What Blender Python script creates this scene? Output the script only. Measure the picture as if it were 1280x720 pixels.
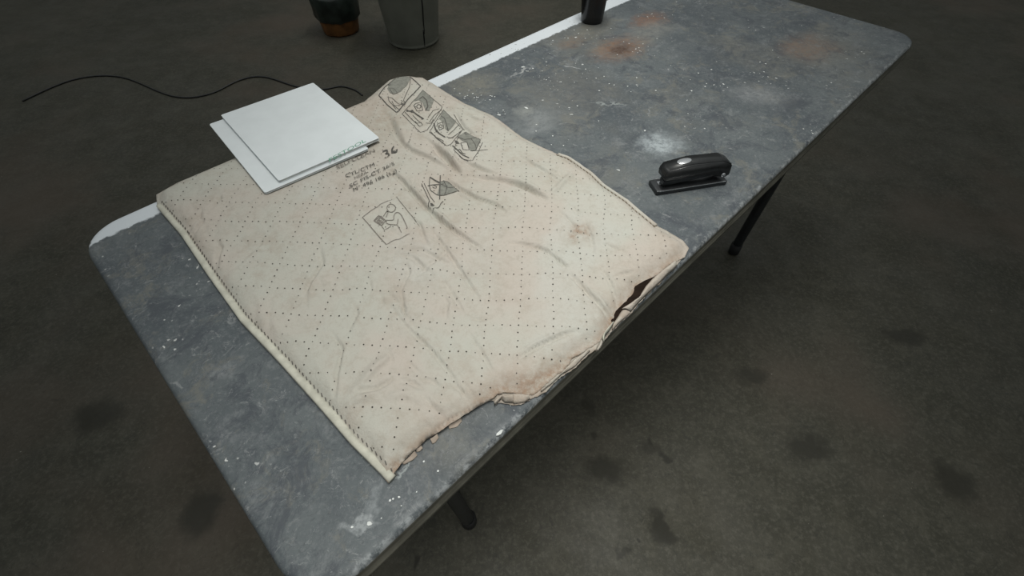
import bpy, bmesh, math, random
import numpy as np
from mathutils import Vector, Matrix, noise
from mathutils.geometry import delaunay_2d_cdt
for o in list(bpy.data.objects): bpy.data.objects.remove(o, do_unlink=True)
sc = bpy.context.scene
random.seed(7)
# ------------------------------------------------------------------ camera, light, exposure
TZ = 0.74                      # table top height
CZ = TZ + 0.567                # phone height
F_PX = 603.0; PITCH = math.radians(50.4)
cam = bpy.data.cameras.new('camera'); cam_o = bpy.data.objects.new('camera', cam)
sc.collection.objects.link(cam_o); sc.camera = cam_o
cam.sensor_width = 36.0; cam.lens = 36.0*F_PX/1280.0; cam.clip_start = 0.02
cam_o.location = (0, 0, CZ); cam_o.rotation_euler = (math.pi/2-PITCH, 0, 0)

w = bpy.data.worlds.new('workshop_air'); sc.world = w; w.use_nodes = True
w.node_tree.nodes['Background'].inputs[0].default_value = (0.95, 1.0, 0.98, 1)
w.node_tree.nodes['Background'].inputs[1].default_value = 0.36

SE = np.array([1, 1])/2**.5; TE = np.array([-1, 1])/2**.5   # table long axis, table cross axis
def stw(s, t, z=0.0): q = SE*s+TE*t; return Vector((q[0], q[1], z))
def area(name, loc, rotz, sx, sy, energy, spread, col=(1, .99, .93)):
    l = bpy.data.lights.new(name, 'AREA'); l.shape = 'RECTANGLE'; l.size = sx; l.size_y = sy
    l.energy = energy; l.spread = math.radians(spread); l.color = col
    o = bpy.data.objects.new(name, l); sc.collection.objects.link(o)
    o.location = loc; o.rotation_euler = (0, 0, rotz); return o
# unseen overhead strip lights, placed and narrowed to shape the pool of light
area('unseen_strip_light', (0.18, 0.20, 2.95), math.radians(90), 3.0, 0.30, 9.2, 56)  # overhead key light, spread narrowed so both sides fall dim
area('unseen_strip_light', (-0.10, 3.3, 2.95), math.radians(90), 2.0, 0.30, 6.5, 80)  # added lamp that brightens the bin and far floor

vs = sc.view_settings
vs.view_transform = 'Standard'; vs.look = 'None'; vs.gamma = 1.0; vs.use_curve_mapping = False
vs.exposure = 0.18

# ------------------------------------------------------------------ measuring helpers
def at(u, v, z):
    """world point at height z seen at photo pixel u,v (used to measure real positions)"""
    x = u-640.0; y = 360.0-v
    d = (x, F_PX*math.cos(PITCH)+y*math.sin(PITCH), -F_PX*math.sin(PITCH)+y*math.cos(PITCH))
    k = (z-CZ)/d[2]
    return Vector((d[0]*k, d[1]*k, z))
def st_of(p): q = np.array([p[0], p[1]]); return float(q@SE), float(q@TE)
def Z(zx, zy, sc_):
    return lambda *pts: [(zx+a/sc_, zy+b/sc_) for a, b in pts]

# ------------------------------------------------------------------ object helpers
def link(o, parent=None):
    sc.collection.objects.link(o)
    if parent is not None: o.parent = parent
    return o
def mesh_obj(name, verts, faces, m, parent=None, smooth=False):
    me = bpy.data.meshes.new(name); me.from_pydata([tuple(v) for v in verts], [], faces); me.update()
    if m: me.materials.append(m)
    if smooth:
        for p in me.polygons: p.use_smooth = True
    return link(bpy.data.objects.new(name, me), parent)
def bm_obj(name, bm, m, parent=None, smooth=False):
    me = bpy.data.meshes.new(name); bm.normal_update(); bm.to_mesh(me); bm.free()
    if m: me.materials.append(m)
    if smooth:
        for p in me.polygons: p.use_smooth = True
    return link(bpy.data.objects.new(name, me), parent)
def tag(o, label=None, cat=None, group=None, kind=None):
    if label: o['label'] = label
    if cat: o['category'] = cat
    if group: o['group'] = group
    if kind: o['kind'] = kind
    return o
def empty(name, loc, rz=0.0):
    o = bpy.data.objects.new(name, None); o.location = loc; o.rotation_euler = (0, 0, rz); o.empty_display_size = .05
    return link(o)
def add_box(bm, c, s, bev=0.0, rot=None):
    r = bmesh.ops.create_cube(bm, size=1.0); vs_ = r['verts']
    for v in vs_:
        v.co = Vector((v.co.x*s[0], v.co.y*s[1], v.co.z*s[2]))
    if bev > 0:
        es = list({e for v in vs_ for e in v.link_edges})
        rb = bmesh.ops.bevel(bm, geom=es, offset=bev, segments=3, affect='EDGES', profile=.5)
        vs_ = list({v for v in vs_ if v.is_valid} | set(rb['verts']))
    for v in vs_:
        if rot: v.co = rot @ v.co
        v.co += Vector(c)
def add_tube(bm, pts, r, seg=14, cap=True):
    pts = [Vector(p) for p in pts]; rings = []
    for i, p in enumerate(pts):
        d = (pts[min(i+1, len(pts)-1)]-pts[max(i-1, 0)]).normalized()
        a = d.orthogonal().normalized() if i == 0 else (A-d*A.dot(d)).normalized()
        A = a; b = d.cross(a)
        rr = r[i] if isinstance(r, (list, tuple)) else r
        rings.append([bm.verts.new(p+(a*math.cos(k*2*math.pi/seg)+b*math.sin(k*2*math.pi/seg))*rr) for k in range(seg)])
    for i in range(len(rings)-1):
        for k in range(seg):
            bm.faces.new((rings[i][k], rings[i][(k+1) % seg], rings[i+1][(k+1) % seg], rings[i+1][k]))
    if cap:
        bm.faces.new(rings[0][::-1]); bm.faces.new(rings[-1])
def add_lathe(bm, prof, seg=48, c=(0, 0, 0)):
    rings = []
    for r, z in prof:
        rings.append([bm.verts.new((c[0]+r*math.cos(k*2*math.pi/seg), c[1]+r*math.sin(k*2*math.pi/seg), c[2]+z)) for k in range(seg)])
    for i in range(len(rings)-1):
        for k in range(seg):
            bm.faces.new((rings[i][k], rings[i][(k+1) % seg], rings[i+1][(k+1) % seg], rings[i+1][k]))
    return rings

# ------------------------------------------------------------------ material helpers
class NT:
    def __init__(s, name, rough=.6, spec=.5, metal=0.0):
        s.m = bpy.data.materials.new(name); s.m.use_nodes = True; s.t = s.m.node_tree
        s.b = s.t.nodes['Principled BSDF']; s.b.inputs['Roughness'].default_value = rough
        s.b.inputs['Specular IOR Level'].default_value = spec; s.b.inputs['Metallic'].default_value = metal
        s.tc = s.t.nodes.new('ShaderNodeTexCoord').outputs['Object']
    def _in(s, sock, v):
        if isinstance(v, bpy.types.NodeSocket): s.t.links.new(v, sock)
        elif isinstance(v, (tuple, list)) and sock.type == 'RGBA' and len(v) == 3: sock.default_value = (*v, 1)
        else: sock.default_value = v
    def noise(s, scale, detail=4, rough=.6, vec=None, dist=0.0, col=False):
        n = s.t.nodes.new('ShaderNodeTexNoise'); s._in(n.inputs['Vector'], vec or s.tc)
        n.inputs['Scale'].default_value = scale; n.inputs['Detail'].default_value = detail
        n.inputs['Roughness'].default_value = rough; n.inputs['Distortion'].default_value = dist
        return n.outputs['Color' if col else 'Fac']
    def voro(s, scale, vec=None, rnd=1.0):
        n = s.t.nodes.new('ShaderNodeTexVoronoi'); s._in(n.inputs['Vector'], vec or s.tc)
        n.inputs['Scale'].default_value = scale; n.inputs['Randomness'].default_value = rnd
        return n.outputs['Distance']
    def ramp(s, f, lo, hi, a=0.0, b=1.0):
        n = s.t.nodes.new('ShaderNodeMapRange'); n.interpolation_type = 'SMOOTHSTEP'
        s._in(n.inputs[0], f)
        for k, v in zip((1, 2, 3, 4), (lo, hi, a, b)): n.inputs[k].default_value = v
        return n.outputs[0]
    def math(s, op, a, b=0.0, c=None):
        n = s.t.nodes.new('ShaderNodeMath'); n.operation = op; s._in(n.inputs[0], a); s._in(n.inputs[1], b)
        if c is not None: s._in(n.inputs[2], c)
        return n.outputs[0]
    def mix(s, f, a, b):
        n = s.t.nodes.new('ShaderNodeMix'); n.data_type = 'RGBA'
        s._in(n.inputs[0], f); s._in(n.inputs[6], a); s._in(n.inputs[7], b); return n.outputs[2]
    def attr(s, name):
        n = s.t.nodes.new('ShaderNodeAttribute'); n.attribute_name = name; return n.outputs['Fac']
    def sep(s, vec=None):
        n = s.t.nodes.new('ShaderNodeSeparateXYZ'); s._in(n.inputs[0], vec or s.tc); return n.outputs
    def vadd(s, a, b, op='ADD'):
        n = s.t.nodes.new('ShaderNodeVectorMath'); n.operation = op; s._in(n.inputs[0], a); s._in(n.inputs[1], b); return n.outputs[0]
    def warp(s, scale, amt):
        c = s.noise(scale, 3, .6, col=True); c = s.vadd(c, (.5, .5, .5), 'SUBTRACT'); c = s.vadd(c, (amt, amt, amt), 'MULTIPLY')
        return s.vadd(s.tc, c)
    def blob(s, vec, x, y, rx, ry, soft=.6, ang=0.0):
        """1 inside an ellipse at x,y, falling to 0 outside (a stain with its own outline)"""
        n = s.t.nodes.new('ShaderNodeMapping'); n.vector_type = 'TEXTURE'; s._in(n.inputs[0], vec)
        n.inputs['Location'].default_value = (x, y, 0); n.inputs['Rotation'].default_value = (0, 0, ang)
        n.inputs['Scale'].default_value = (rx, ry, 1000.0)
        l = s.t.nodes.new('ShaderNodeVectorMath'); l.operation = 'LENGTH'; s.t.links.new(n.outputs[0], l.inputs[0])
        return s.ramp(l.outputs['Value'], 1.0-soft, 1.0+soft*.4, 1.0, 0.0)
    def bump(s, h, strength=.3, dist=.002):
        n = s.t.nodes.new('ShaderNodeBump'); n.inputs['Strength'].default_value = strength; n.inputs['Distance'].default_value = dist
        s._in(n.inputs['Height'], h); s.t.links.new(n.outputs[0], s.b.inputs['Normal'])
    def out(s, col, rough=None):
        s._in(s.b.inputs['Base Color'], col)
        if rough is not None: s._in(s.b.inputs['Roughness'], rough)
        return s.m
def simple(name, col, rough=.5, spec=.5, metal=0.0, var=.12, scale=60, bump=0.0):
    n = NT(name, rough, spec, metal)
    f = n.ramp(n.noise(scale, 4), .3, .7)
    m = n.out(n.mix(f, tuple(c*(1-var) for c in col), tuple(min(1, c*(1+var)) for c in col)))
    if bump: n.bump(n.noise(scale*3, 3), bump, .001)
    return m

# ------------------------------------------------------------------ floor
def floor_material():
    n = NT('dark_concrete', .62, .35)
    c = n.mix(n.ramp(n.noise(2.2, 6, .65), .35, .68), (.034, .033, .023), (.049, .046, .034))
    c = n.mix(n.ramp(n.noise(14, 6, .75), .42, .72), c, (.062, .059, .044))
    c = n.mix(n.math('MULTIPLY', n.ramp(n.noise(75, 6, .8), .46, .66), .7), c, (.088, .084, .066))
    c = n.mix(n.math('MULTIPLY', n.ramp(n.noise(52, 6, .8, n.warp(3, .5)), .52, .68), .8), c, (.026, .026, .020))
    c = n.mix(n.math('MULTIPLY', n.ramp(n.noise(1.1, 3, .6), .48, .70), .55), c, (.078, .058, .043))   # brown grime
    wv = n.warp(22, .075)
    for u, v, rx, ry, k in [(757, 588, .055, .035, .7), (830, 570, .022, .012, .85), (815, 560, .04, .02, .55), (812, 552, .012, .01, .8), (822, 655, .016, .045, .8),
                            (832, 672, .028, .02, .8), (800, 677, .006, .006, .9), (742, 545, .012, .012, .6), (778, 690, .008, .012, .7), (735, 508, .02, .03, .5),
                            (520, 700, .01, .02, .8), (1010, 560, .06, .04, .7), (940, 470, .05, .03, .6), (1130, 420, .07, .04, .7), (1190, 600, .05, .05, .7), (250, 640, .05, .06, .7), (120, 520, .07, .05, .7)]:
        p = at(u, v, 0)
        c = n.mix(n.math('MULTIPLY', n.blob(wv, p.x, p.y, rx*1.15, ry*1.15, .6), min(1, k*1.2)), c, (.019, .018, .012))
    c = n.mix(n.ramp(n.voro(70, n.warp(40, .02)), .05, .12, .55, 0), c, (.022, .021, .016))         # pits
    sp = n.math('MULTIPLY', n.ramp(n.voro(34, n.warp(50, .02)), .035, .07, 1, 0), n.ramp(n.noise(9, 2), .58, .68))
    c = n.mix(sp, c, (.22, .21, .18))                                                               # pale specks
    n.bump(n.noise(120, 5, .7), .25, .003)
    return n.out(c, n.ramp(n.noise(5, 4), .3, .7, .50, .75))
M_FLOOR = floor_material()
bm = bmesh.new(); add_box(bm, (0, 2, -.06), (14.4, 14.2, .12))
fl = bm_obj('floor', bm, M_FLOOR); tag(fl, 'dark stained concrete workshop floor', kind='structure')

M_WALL = simple('painted_block_wall', (.30, .30, .28), .8, .2, var=.06, scale=3, bump=.1)
for nm, c, d in (('wall_back', (0, 9, 1.8), (14.4, .2, 3.6)), ('wall_front', (0, -5, 1.8), (14.4, .2, 3.6)), ('wall_left', (-7.1, 2, 1.8), (.2, 13.8, 3.6)), ('wall_right', (7.1, 2, 1.8), (.2, 13.8, 3.6))):
    bm = bmesh.new(); add_box(bm, c, d); tag(bm_obj(nm, bm, M_WALL), 'plain painted workshop wall', kind='structure')

# ------------------------------------------------------------------ folding table
S0, S1, T0, T1 = -0.105, 1.725, 0.176, 0.930
TW = T1-T0; TL = S1-S0
table = empty('folding_table', stw(S0, T0, 0), math.radians(45))
tag(table, 'long grey-smeared plastic folding table with a bare white strip along its far edge', 'table')
def tl(u, v, z=TZ):     # pixel -> table-local xy
    s, t = st_of(at(u, v, z)); return s-S0, t-T0
def table_material():
    n = NT('grimy_grey_plastic', .5, .45)
    wv = n.warp(9, .10)
    c = n.mix(n.ramp(n.noise(4.5, 6, .65, wv), .35, .65), (.060, .072, .082), (.103, .118, .124))
    c = n.mix(n.math('MULTIPLY', n.ramp(n.noise(3.0, 4, .6), .50, .70), .5), c, (.145, .140, .120))  # ochre dust
    c = n.mix(n.math('MULTIPLY', n.ramp(n.noise(26, 5, .75), .52, .74), .55), c, (.21, .22, .23))     # scuffs
    c = n.mix(n.math('MULTIPLY', n.ramp(n.noise(60, 4, .7), .56, .72), .5), c, (.055, .06, .07))
    c = n.mix(n.math('MULTIPLY', n.ramp(n.noise(170, 6, .85), .50, .66), .55), c, (.165, .175, .185))
    c = n.mix(n.math('MULTIPLY', n.ramp(n.noise(130, 6, .85, n.warp(5, .3)), .53, .66), .6), c, (.040, .046, .055))
    c = n.mix(n.math('MULTIPLY', n.ramp(n.noise(34, 6, .8, n.warp(12, .12)), .56, .66), .45), c, (.21, .22, .225))
    c = n.mix(n.math('MULTIPLY', n.ramp(n.noise(11, 7, .8, n.warp(7, .2)), .52, .64), .65), c, (.150, .148, .130))
    c = n.mix(n.math('MULTIPLY', n.ramp(n.noise(13, 7, .8, n.warp(4, .35)), .50, .62), .75), c, (.050, .058, .070))
    c = n.mix(n.math('MULTIPLY', n.ramp(n.noise(46, 7, .85, n.warp(9, .25)), .57, .64), .60), c, (.26, .27, .275))
    fine = n.warp(45, .02)
    def spot(u, v, rx, ry, col, k, soft=.7, ang=0.0, wq=None):
        nonlocal c
        x, y = tl(u, v)
        f_ = n.math('MULTIPLY', n.blob(wq or wv, x, y, rx, ry, soft, ang), n.ramp(n.noise(75, 7, .85), .38, .58, .35, 1.15)); f_ = n.math('MINIMUM', n.math('MULTIPLY', f_, k), 1.0)
        c = n.mix(f_, c, col)
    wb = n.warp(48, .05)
    spot(826, 180, .046, .044, (.36, .40, .42), .8, .8, 0, wb)        # pale round patch
    spot(700, 120, .15, .10, (.13, .13, .12), .5)
    spot(672, 150, .06, .05, (.22, .235, .24), .6)
    spot(590, 105, .08, .07, (.17, .165, .14), .7)
    spot(776, 60, .10, .060, (.20, .115, .07), .75, .8, 0, wb)          # rust
    spot(776, 62, .05, .025, (.055, .030, .022), .8, .8, 0, wb)
    spot(811, 25, .075, .045, (.19, .10, .062), .75, .8, 0, wb)
    spot(715, 53, .06, .03, (.19, .13, .09), .5, .8, 0, wb)
    spot(745, 35, .10, .05, (.17, .16, .13), .5)
    spot(815, 40, .09, .05, (.20, .20, .185), .6)
    spot(465, 625, .022, .010, (.24, .26, .27), .6, .8, .8, wb)
    spot(448, 657, .008, .022, (.30, .32, .33), .7, .6, .9, wb)
    spot(716, 84, .024, .0022, (.32, .33, .33), 1, .5, 2.0, fine); spot(656, 138, .03, .02, (.24, .25, .24), .6, .8, .3, wb); spot(650, 90, .05, .006, (.30, .31, .31), .9, .6, .1, wb); spot(760, 130, .05, .004, (.22, .24, .24), .9, .6, 2.3, wb); spot(500, 588, .02, .003, (.3, .33, .33), .8, .6, .2, wb)
    spot(950, 120, .06, .06, (.22, .23, .235), .5); spot(1010, 60, .10, .07, (.19, .12, .08), .5)
    # clean white plastic left bare along the far edge
    xyz = n.sep()
    edge = n.math('ADD', xyz[1], n.math('MULTIPLY', n.math('SUBTRACT', n.noise(60, 7, .85), .5), .026))
    x0, y0 = tl(555, 105); x1, y1 = tl(727, 27)
    slope = (y1-y0)/(x1-x0)
    lim = n.math('MULTIPLY_ADD', xyz[0], slope, y0-slope*x0)
    strip = n.ramp(n.math('SUBTRACT', edge, lim), -.0035, .0015)
    white = n.mix(n.ramp(n.voro(34, fine), .06, .10, .85, 0), (.60, .64, .68), (.12, .11, .10))
    c = n.mix(strip, c, white)
    # worn pale rim along the near edge
    wear = n.math('ADD', xyz[1], n.math('MULTIPLY', n.math('SUBTRACT', n.noise(40, 6, .8), .5), .022))
    c = n.mix(n.math('MULTIPLY', n.ramp(wear, .000, .009, .8, 0), n.ramp(n.noise(60, 5, .8), .40, .60)), c, (.36, .38, .39))
    # speckled flecks of paint
    sp = n.math('MULTIPLY', n.ramp(n.voro(75, fine), .10, .17, 1, 0), n.ramp(n.noise(7, 3), .56, .66))
    c = n.mix(sp, c, (.55, .56, .55))
    n.bump(n.noise(180, 4, .7), .22, .0015)
    return n.out(c, n.ramp(n.noise(14, 4), .3, .7, .42, .66))
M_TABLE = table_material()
M_LIP = simple('table_lip_plastic', (.115, .112, .092), .45, .5, var=.25, scale=30, bump=.1)
M_UNDER = simple('table_underside_plastic', (.20, .20, .19), .6, var=.1)
M_LEG = simple('dark_painted_steel', (.030, .033, .036), .38, .5, .3, var=.2)
M_RUB = simple('black_rubber', (.012, .012, .012), .7)
# top: rounded rectangle, outline rings give the rolled lip
def rrect(inset, z, r=.065, seg=10):
    x0, y0, x1, y1 = inset, inset, TL-inset, TW-inset; r = max(.004, r-inset); out = []
    for cx, cy, a0 in ((x1-r, y1-r, 0), (x0+r, y1-r, 90), (x0+r, y0+r, 180), (x1-r, y0+r, 270)):
        for k in range(seg+1):
            a = math.radians(a0+90*k/seg); out.append((cx+r*math.cos(a), cy+r*math.sin(a), z))
    return out
prof = [(.012, TZ), (.006, TZ-.0006), (.0022, TZ-.003), (.0002, TZ-.008), (0, TZ-.014), (.001, TZ-.027), (-.0012, TZ-.029), (-.0015, TZ-.036), (.002, TZ-.041), (.009, TZ-.042), (.020, TZ-.042), (.022, TZ-.024)]
rings = [rrect(i, z) for i, z in prof]; nv = len(rings[0])
verts = [v for r_ in rings for v in r_]; faces = []
for i in range(len(rings)-1):
    for k in range(nv):
        faces.append((i*nv+k, (i+1)*nv+k, (i+1)*nv+(k+1) % nv, i*nv+(k+1) % nv))
faces.append(tuple(range(nv))); faces.append(tuple(range(len(verts)-nv, len(verts)))[::-1])
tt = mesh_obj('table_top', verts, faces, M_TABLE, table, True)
tt.data.materials.append(M_LIP); tt.data.materials.append(M_UNDER)
for i, p in enumerate(tt.data.polygons):
    if 3*nv <= i < 9*nv: p.material_index = 1
    elif 9*nv <= i and i != (len(rings)-1)*nv: p.material_index = 2
    if i >= (len(rings)-1)*nv: p.use_smooth = False
# folding legs
fs, ft = st_of(at(586, 651, .015)); fx, fy = fs-S0, ft-T0
def leg_pair(xf, xt):
    for sgn, yf in ((1, fy), (-1, TW-fy)):
        bm = bmesh.new(); yt = yf+(-.02 if sgn > 0 else .02)
        add_tube(bm, [(xf, yf, .018), (xf+(xt-xf)*.06, yf, .06), (xf+(xt-xf)*.9, yt, TZ-.11), (xt, yt, TZ-.045)], .0165)
        lg = bm_obj('leg', bm, M_LEG, table, True)
        bm = bmesh.new(); add_tube(bm, [(xf, yf, 0), (xf, yf, .006), (xf, yf, .045)], [.015, .0195, .0195])
        bm_obj('foot_cap', bm, M_RUB, lg, True)
    bm = bmesh.new()
    xm = xf+(xt-xf)*.35
    add_tube(bm, [(xm, fy-.005, .27), (xm, TW-fy+.005, .27)], .0110)
    bm_obj('leg_crossbar', bm, M_LEG, table, True)
    bm = bmesh.new(); add_box(bm, (xt, TW/2, TZ-.045), (.035, TW-2*fy+.1, .012), .002); bm_obj('leg_bracket', bm, M_LEG, table)
leg_pair(fx, fx-.06); leg_pair(TL-fx, TL-fx+.06)

# ------------------------------------------------------------------ dust filter bag
zA = Z(470, 85, 5.54); zB = Z(436, 170, 6.26); zC = Z(438, 280, 6.317); zD = Z(438, 380, 6.317); zE = Z(438, 490, 6.317)
zG = Z(640, 220, 6.317); zH = Z(640, 320, 6.317); zI = Z(600, 400, 6.317); zJ = Z(540, 180, 6.317); zP = Z(438, 246.4, 6.336); zK = Z(436, 80, 6.26)
BZ = TZ+.016            # mean height of the bag's upper sheet
def W2(pts, z=BZ): return [tuple(at(u, v, z)[:2]) for u, v in pts]
def ST2(pts): return [tuple(stw(s, t)[:2]) for s, t in pts]
far_edge = [(455, 125), (475, 108), (487, 98), (497, 94.5), (509, 93.5), (528, 95.5), (540, 102), (560, 115), (580, 127), (600, 136), (615, 142), (628, 151), (645, 164), (655, 171),
            (680, 183), (697, 190.5), (711, 195), (722, 202), (742, 216), (755, 229), (768, 238), (785, 249), (800, 262), (812, 272), (822, 280.5), (832, 285), (842, 291), (855, 299), (862, 308), (857, 319)]
top_torn = [(848, 325), (836, 331), (824, 341), (815, 348), (810.2, 350.9), (801.5, 355.6), (796, 359.6), (798.3, 362.7), (796, 366.7), (790.4, 373.8), (785.6, 379.4), (780, 383), (776, 386.5), (774.6, 389.7), (769.8, 397.6), (766.6, 400.7),
            (765.9, 407), (758.3, 415.8), (752.8, 423.7), (747, 428), (740.9, 432.5), (736, 434), (733, 436.4), (725, 442.7), (715.6, 447.5), (710.8, 455.4), (701.3, 464.9), (695, 468.9), (685.5, 477.6), (676, 486.3), (668, 492),
            (657.8, 495), (650, 492.5), (642, 490.6), (631.7, 490.6), (622, 493), (617, 499)]
low_left = [(606, 504), (597, 509), (588, 515), (577, 521.7), (569, 527), (561.5, 531), (548.8, 540.7), (540, 545), (533, 549.4), (526.6, 556.5), (520, 562.8), (511, 570), (503, 578.6), (493.4, 591.3), (486.5, 604)]
hem_l = [(484, 602), (475, 592), (460, 577), (447, 564), (438, 555)]
left_st = [(.020, .36), (.016, .46), (.010, .56), (.014, .68), (.020, .80), (.018, .90), (.030, .938), (.07, .946), (.16, .944), (.26, .946), (.36, .950)]
bot_torn = [(842, 335.5), (835, 342), (826.8, 351.7), (819, 358), (812.5, 365), (798, 378.6), (788.8, 391.2), (783, 396), (776, 402.3), (765, 413.4), (755.6, 424.5), (751, 434), (746, 439), (744.5, 436), (738, 441), (729, 449), (720.3, 458.6), (712, 464), (701.3, 469.7), (694, 477), (688.7, 482.3), (683, 489), (677.6, 491), (672, 495),
            (666.5, 496.6), (662, 500), (657, 501.3), (653, 504), (646, 505.3), (638, 505), (631.7, 503.7), (626, 502.5), (622.2, 503), (619, 505.3), (617.5, 500.5), (612, 500)]
def ragged(pts, amp, seed):
    g = random.Random(seed); o = []
    for (a, b), (c, d) in zip(pts[:-1], pts[1:]):
        k = max(1, int(math.hypot(c-a, d-b)/2.2))
        for i in range(k): o.append((a+(c-a)*i/k+(g.uniform(-amp, amp) if i else 0), b+(d-b)*i/k+(g.uniform(-amp, amp) if i else 0)))
    return o+[pts[-1]]
EZ = TZ+.005
out_top = W2(far_edge, TZ+.008)+W2(ragged(top_torn, .8, 1), EZ)+W2(low_left, EZ)+W2(hem_l, EZ)+ST2(left_st)
out_bot = W2(far_edge[:-1], TZ+.006)+W2([(860, 312), (850, 326)], TZ+.004)+W2(ragged(bot_torn, .8, 2), TZ+.004)+W2([(600, 506), (585, 512), (570, 523), (552, 536), (538, 544), (525, 555), (510, 570), (497, 583), (486, 600)], TZ+.004)+W2(hem_l, TZ+.004)+ST2(left_st)

def seg_dist(P, line, closed=False):
    """min distance of points P (n,2) to polyline, and signed side"""
    L = np.array(line); A = L if closed else L[:-1]; B = np.roll(L, -1, 0) if closed else L[1:]
    best = np.full(len(P), 1e9); side = np.zeros(len(P)); par = np.zeros(len(P)); m = len(A)
    for i, (a, b) in enumerate(zip(A, B)):
        d = b-a; q = P-a; l2 = max(d@d, 1e-12); t = np.clip((q@d)/l2, 0, 1)
        r = q-t[:, None]*d; dd = np.hypot(r[:, 0], r[:, 1]); k = dd < best
        best[k] = dd[k]; side[k] = np.sign(d[0]*q[k, 1]-d[1]*q[k, 0]); par[k] = (i+t[k])/m
    return best, side, par
def inside(P, poly):
    L = np.array(poly); x, y = P[:, 0], P[:, 1]; r = np.zeros(len(P), bool); j = len(L)-1
    for i in range(len(L)):
        xi, yi = L[i]; xj, yj = L[j]
        c = ((yi > y) != (yj > y)) & (x < (xj-xi)*(y-yi)/(yj-yi+1e-15)+xi); r ^= c; j = i
    return r
# creases measured on the sheet: (line, amplitude m, half width m, lopsidedness)
CR = [(zJ((330, 262), (430, 272), (560, 288), (680, 318), (760, 352), (880, 435)), -.0050, .0060, .5),
      (zJ((255, 145), (370, 190), (500, 240)), -.0050, .0045, .5), (zJ((120, 285), (210, 350), (350, 430), (500, 480), (575, 535)), -.0045, .0035, .6),
      (zJ((0, 30), (100, 100), (200, 210)), -.0070, .0065, .5), (zJ((0, 560), (80, 610), (220, 715)), -.0040, .0038, .6),
      (zJ((700, 100), (800, 170), (900, 225), (1010, 300)), -.0030, .0040, .6), (zJ((910, 205), (1010, 235)), -.0025, .003, .5),
      (zJ((1140, 200), (990, 350), (920, 400)), .0030, .006, .2), (zJ((190, 400), (300, 450)), -.002, .003, .4),
      (zC((740, 5), (900, 110), (1020, 180)), -.0038, .0034, .6), (zC((640, 50), (760, 210), (880, 390), (1010, 590)), -.0034, .0032, .6),
      (zC((395, 510), (415, 620), (430, 715)), -.0028, .0028, .4), (zC((720, 420), (830, 600), (900, 720)), -.0018, .003, .4), (zC((150, 450), (165, 530)), -.0018, .0025, .4), (zC((240, 560), (260, 640)), -.0018, .0028, .4),
      (zD((310, 10), (450, 190), (640, 370), (780, 540), (900, 715)), -.0026, .0030, .6), (zD((410, 10), (420, 70), (540, 230)), -.0020, .0028, .4), (zD((430, 440), (550, 550)), -.0020, .0028, .4),
      (zD((400, 606), (500, 630), (560, 665)), -.0032, .0034, .5), (zD((560, 600), (650, 610), (740, 690)), -.0024, .0030, .5),
      (zD((40, 700), (200, 520), (330, 395)), .0030, .0045, .7), (zD((60, 692), (200, 676), (330, 600)), -.0040, .0034, .5), (zD((310, 390), (330, 460)), -.002, .003, .5),
      (zD((580, 195), (650, 215)), -.0016, .002, .4), (zD((780, 600), (860, 680), (930, 740)), -.0024, .0028, .5), (zD((860, 600), (990, 740)), -.002, .0025, .5), (zD((970, 125), (1075, 122)), -.002, .0022, .3),
      (zD((940, 250), (1000, 330), (1090, 470)), -.0015, .003, .3),
      (zE((0, 85), (130, 45), (240, 0)), .0028, .005, .5), (zE((260, 60), (430, 20), (700, 120)), .0025, .006, .5),
      (zG((0, 55), (150, 110), (270, 185)), -.0036, .0045, .5), (zG((340, 260), (440, 340), (530, 450)), -.0024, .0030, .4), (zG((560, 330), (600, 430), (630, 500), (640, 590)), -.0026, .0032, .4),
      (zG((700, 535), (890, 600)), -.0022, .0026, .5), (zG((0, 530), (100, 545), (200, 560), (280, 600), (420, 710)), -.0038, .0038, .6), (zG((370, 410), (430, 420), (510, 480)), -.0018, .0024, .4),
      (zG((480, 250), (540, 320)), -.002, .003, .4), (zG((0, 390), (50, 340), (180, 270)), -.0018, .003, .3),
      (zH((320, 5), (450, 90)), -.0024, .0028, .5), (zH((470, 150), (600, 290), (700, 390), (810, 490)), -.0040, .0036, .6), (zH((700, 80), (760, 180), (820, 310), (855, 400)), -.0024, .0030, .4), (zH((800, 165), (970, 115)), -.0026, .0028, .5),
      (zI((310, 295), (450, 210), (620, 130), (760, 85)), -.0042, .0034, .6), (zI((600, 268), (690, 295), (780, 265), (850, 230)), -.0030, .0030, .5), (zI((560, 380), (590, 415), (640, 400)), -.0015, .0025, .3), (zI((330, 500), (350, 450), (400, 440)), -.0012, .003, .3),
      (zB((390, 20), (480, 115), (620, 170), (760, 250)), -.0046, .0048, .6), (zB((330, 280), (430, 370), (600, 560), (780, 720)), -.0058, .0045, .7), (zB((600, 20), (740, 140), (870, 285)), -.0050, .0050, .6),
      (zB((375, 190), (365, 220), (400, 250)), -.0010, .006, .3), (zK((300, 400), (360, 540), (430, 640)), -.006, .010, .5), (zK((920, 400), (1000, 440), (1080, 450)), -.0030, .0040, .4), (zK((830, 380), (900, 500), (1000, 580)), -.0030, .0050, .4),
      (zE((480, 448), (600, 340), (690, 275), (780, 205), (920, 130), (1090, 38)), -.0038, .0022, .2),
      (zE((305, 690), (305, 600), (400, 520), (470, 470)), -.0028, .0020, .1),
      (zE((600, 250), (650, 290)), -.0015, .0025, .3), (zE((400, 410), (440, 445)), -.0015, .0025, .3), (zI((0, 230), (70, 360), (100, 420)), -.0016, .003, .3)]
rr = random.Random(3)       # smaller unmeasured wrinkles, mostly on the far left half of the bag
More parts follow.
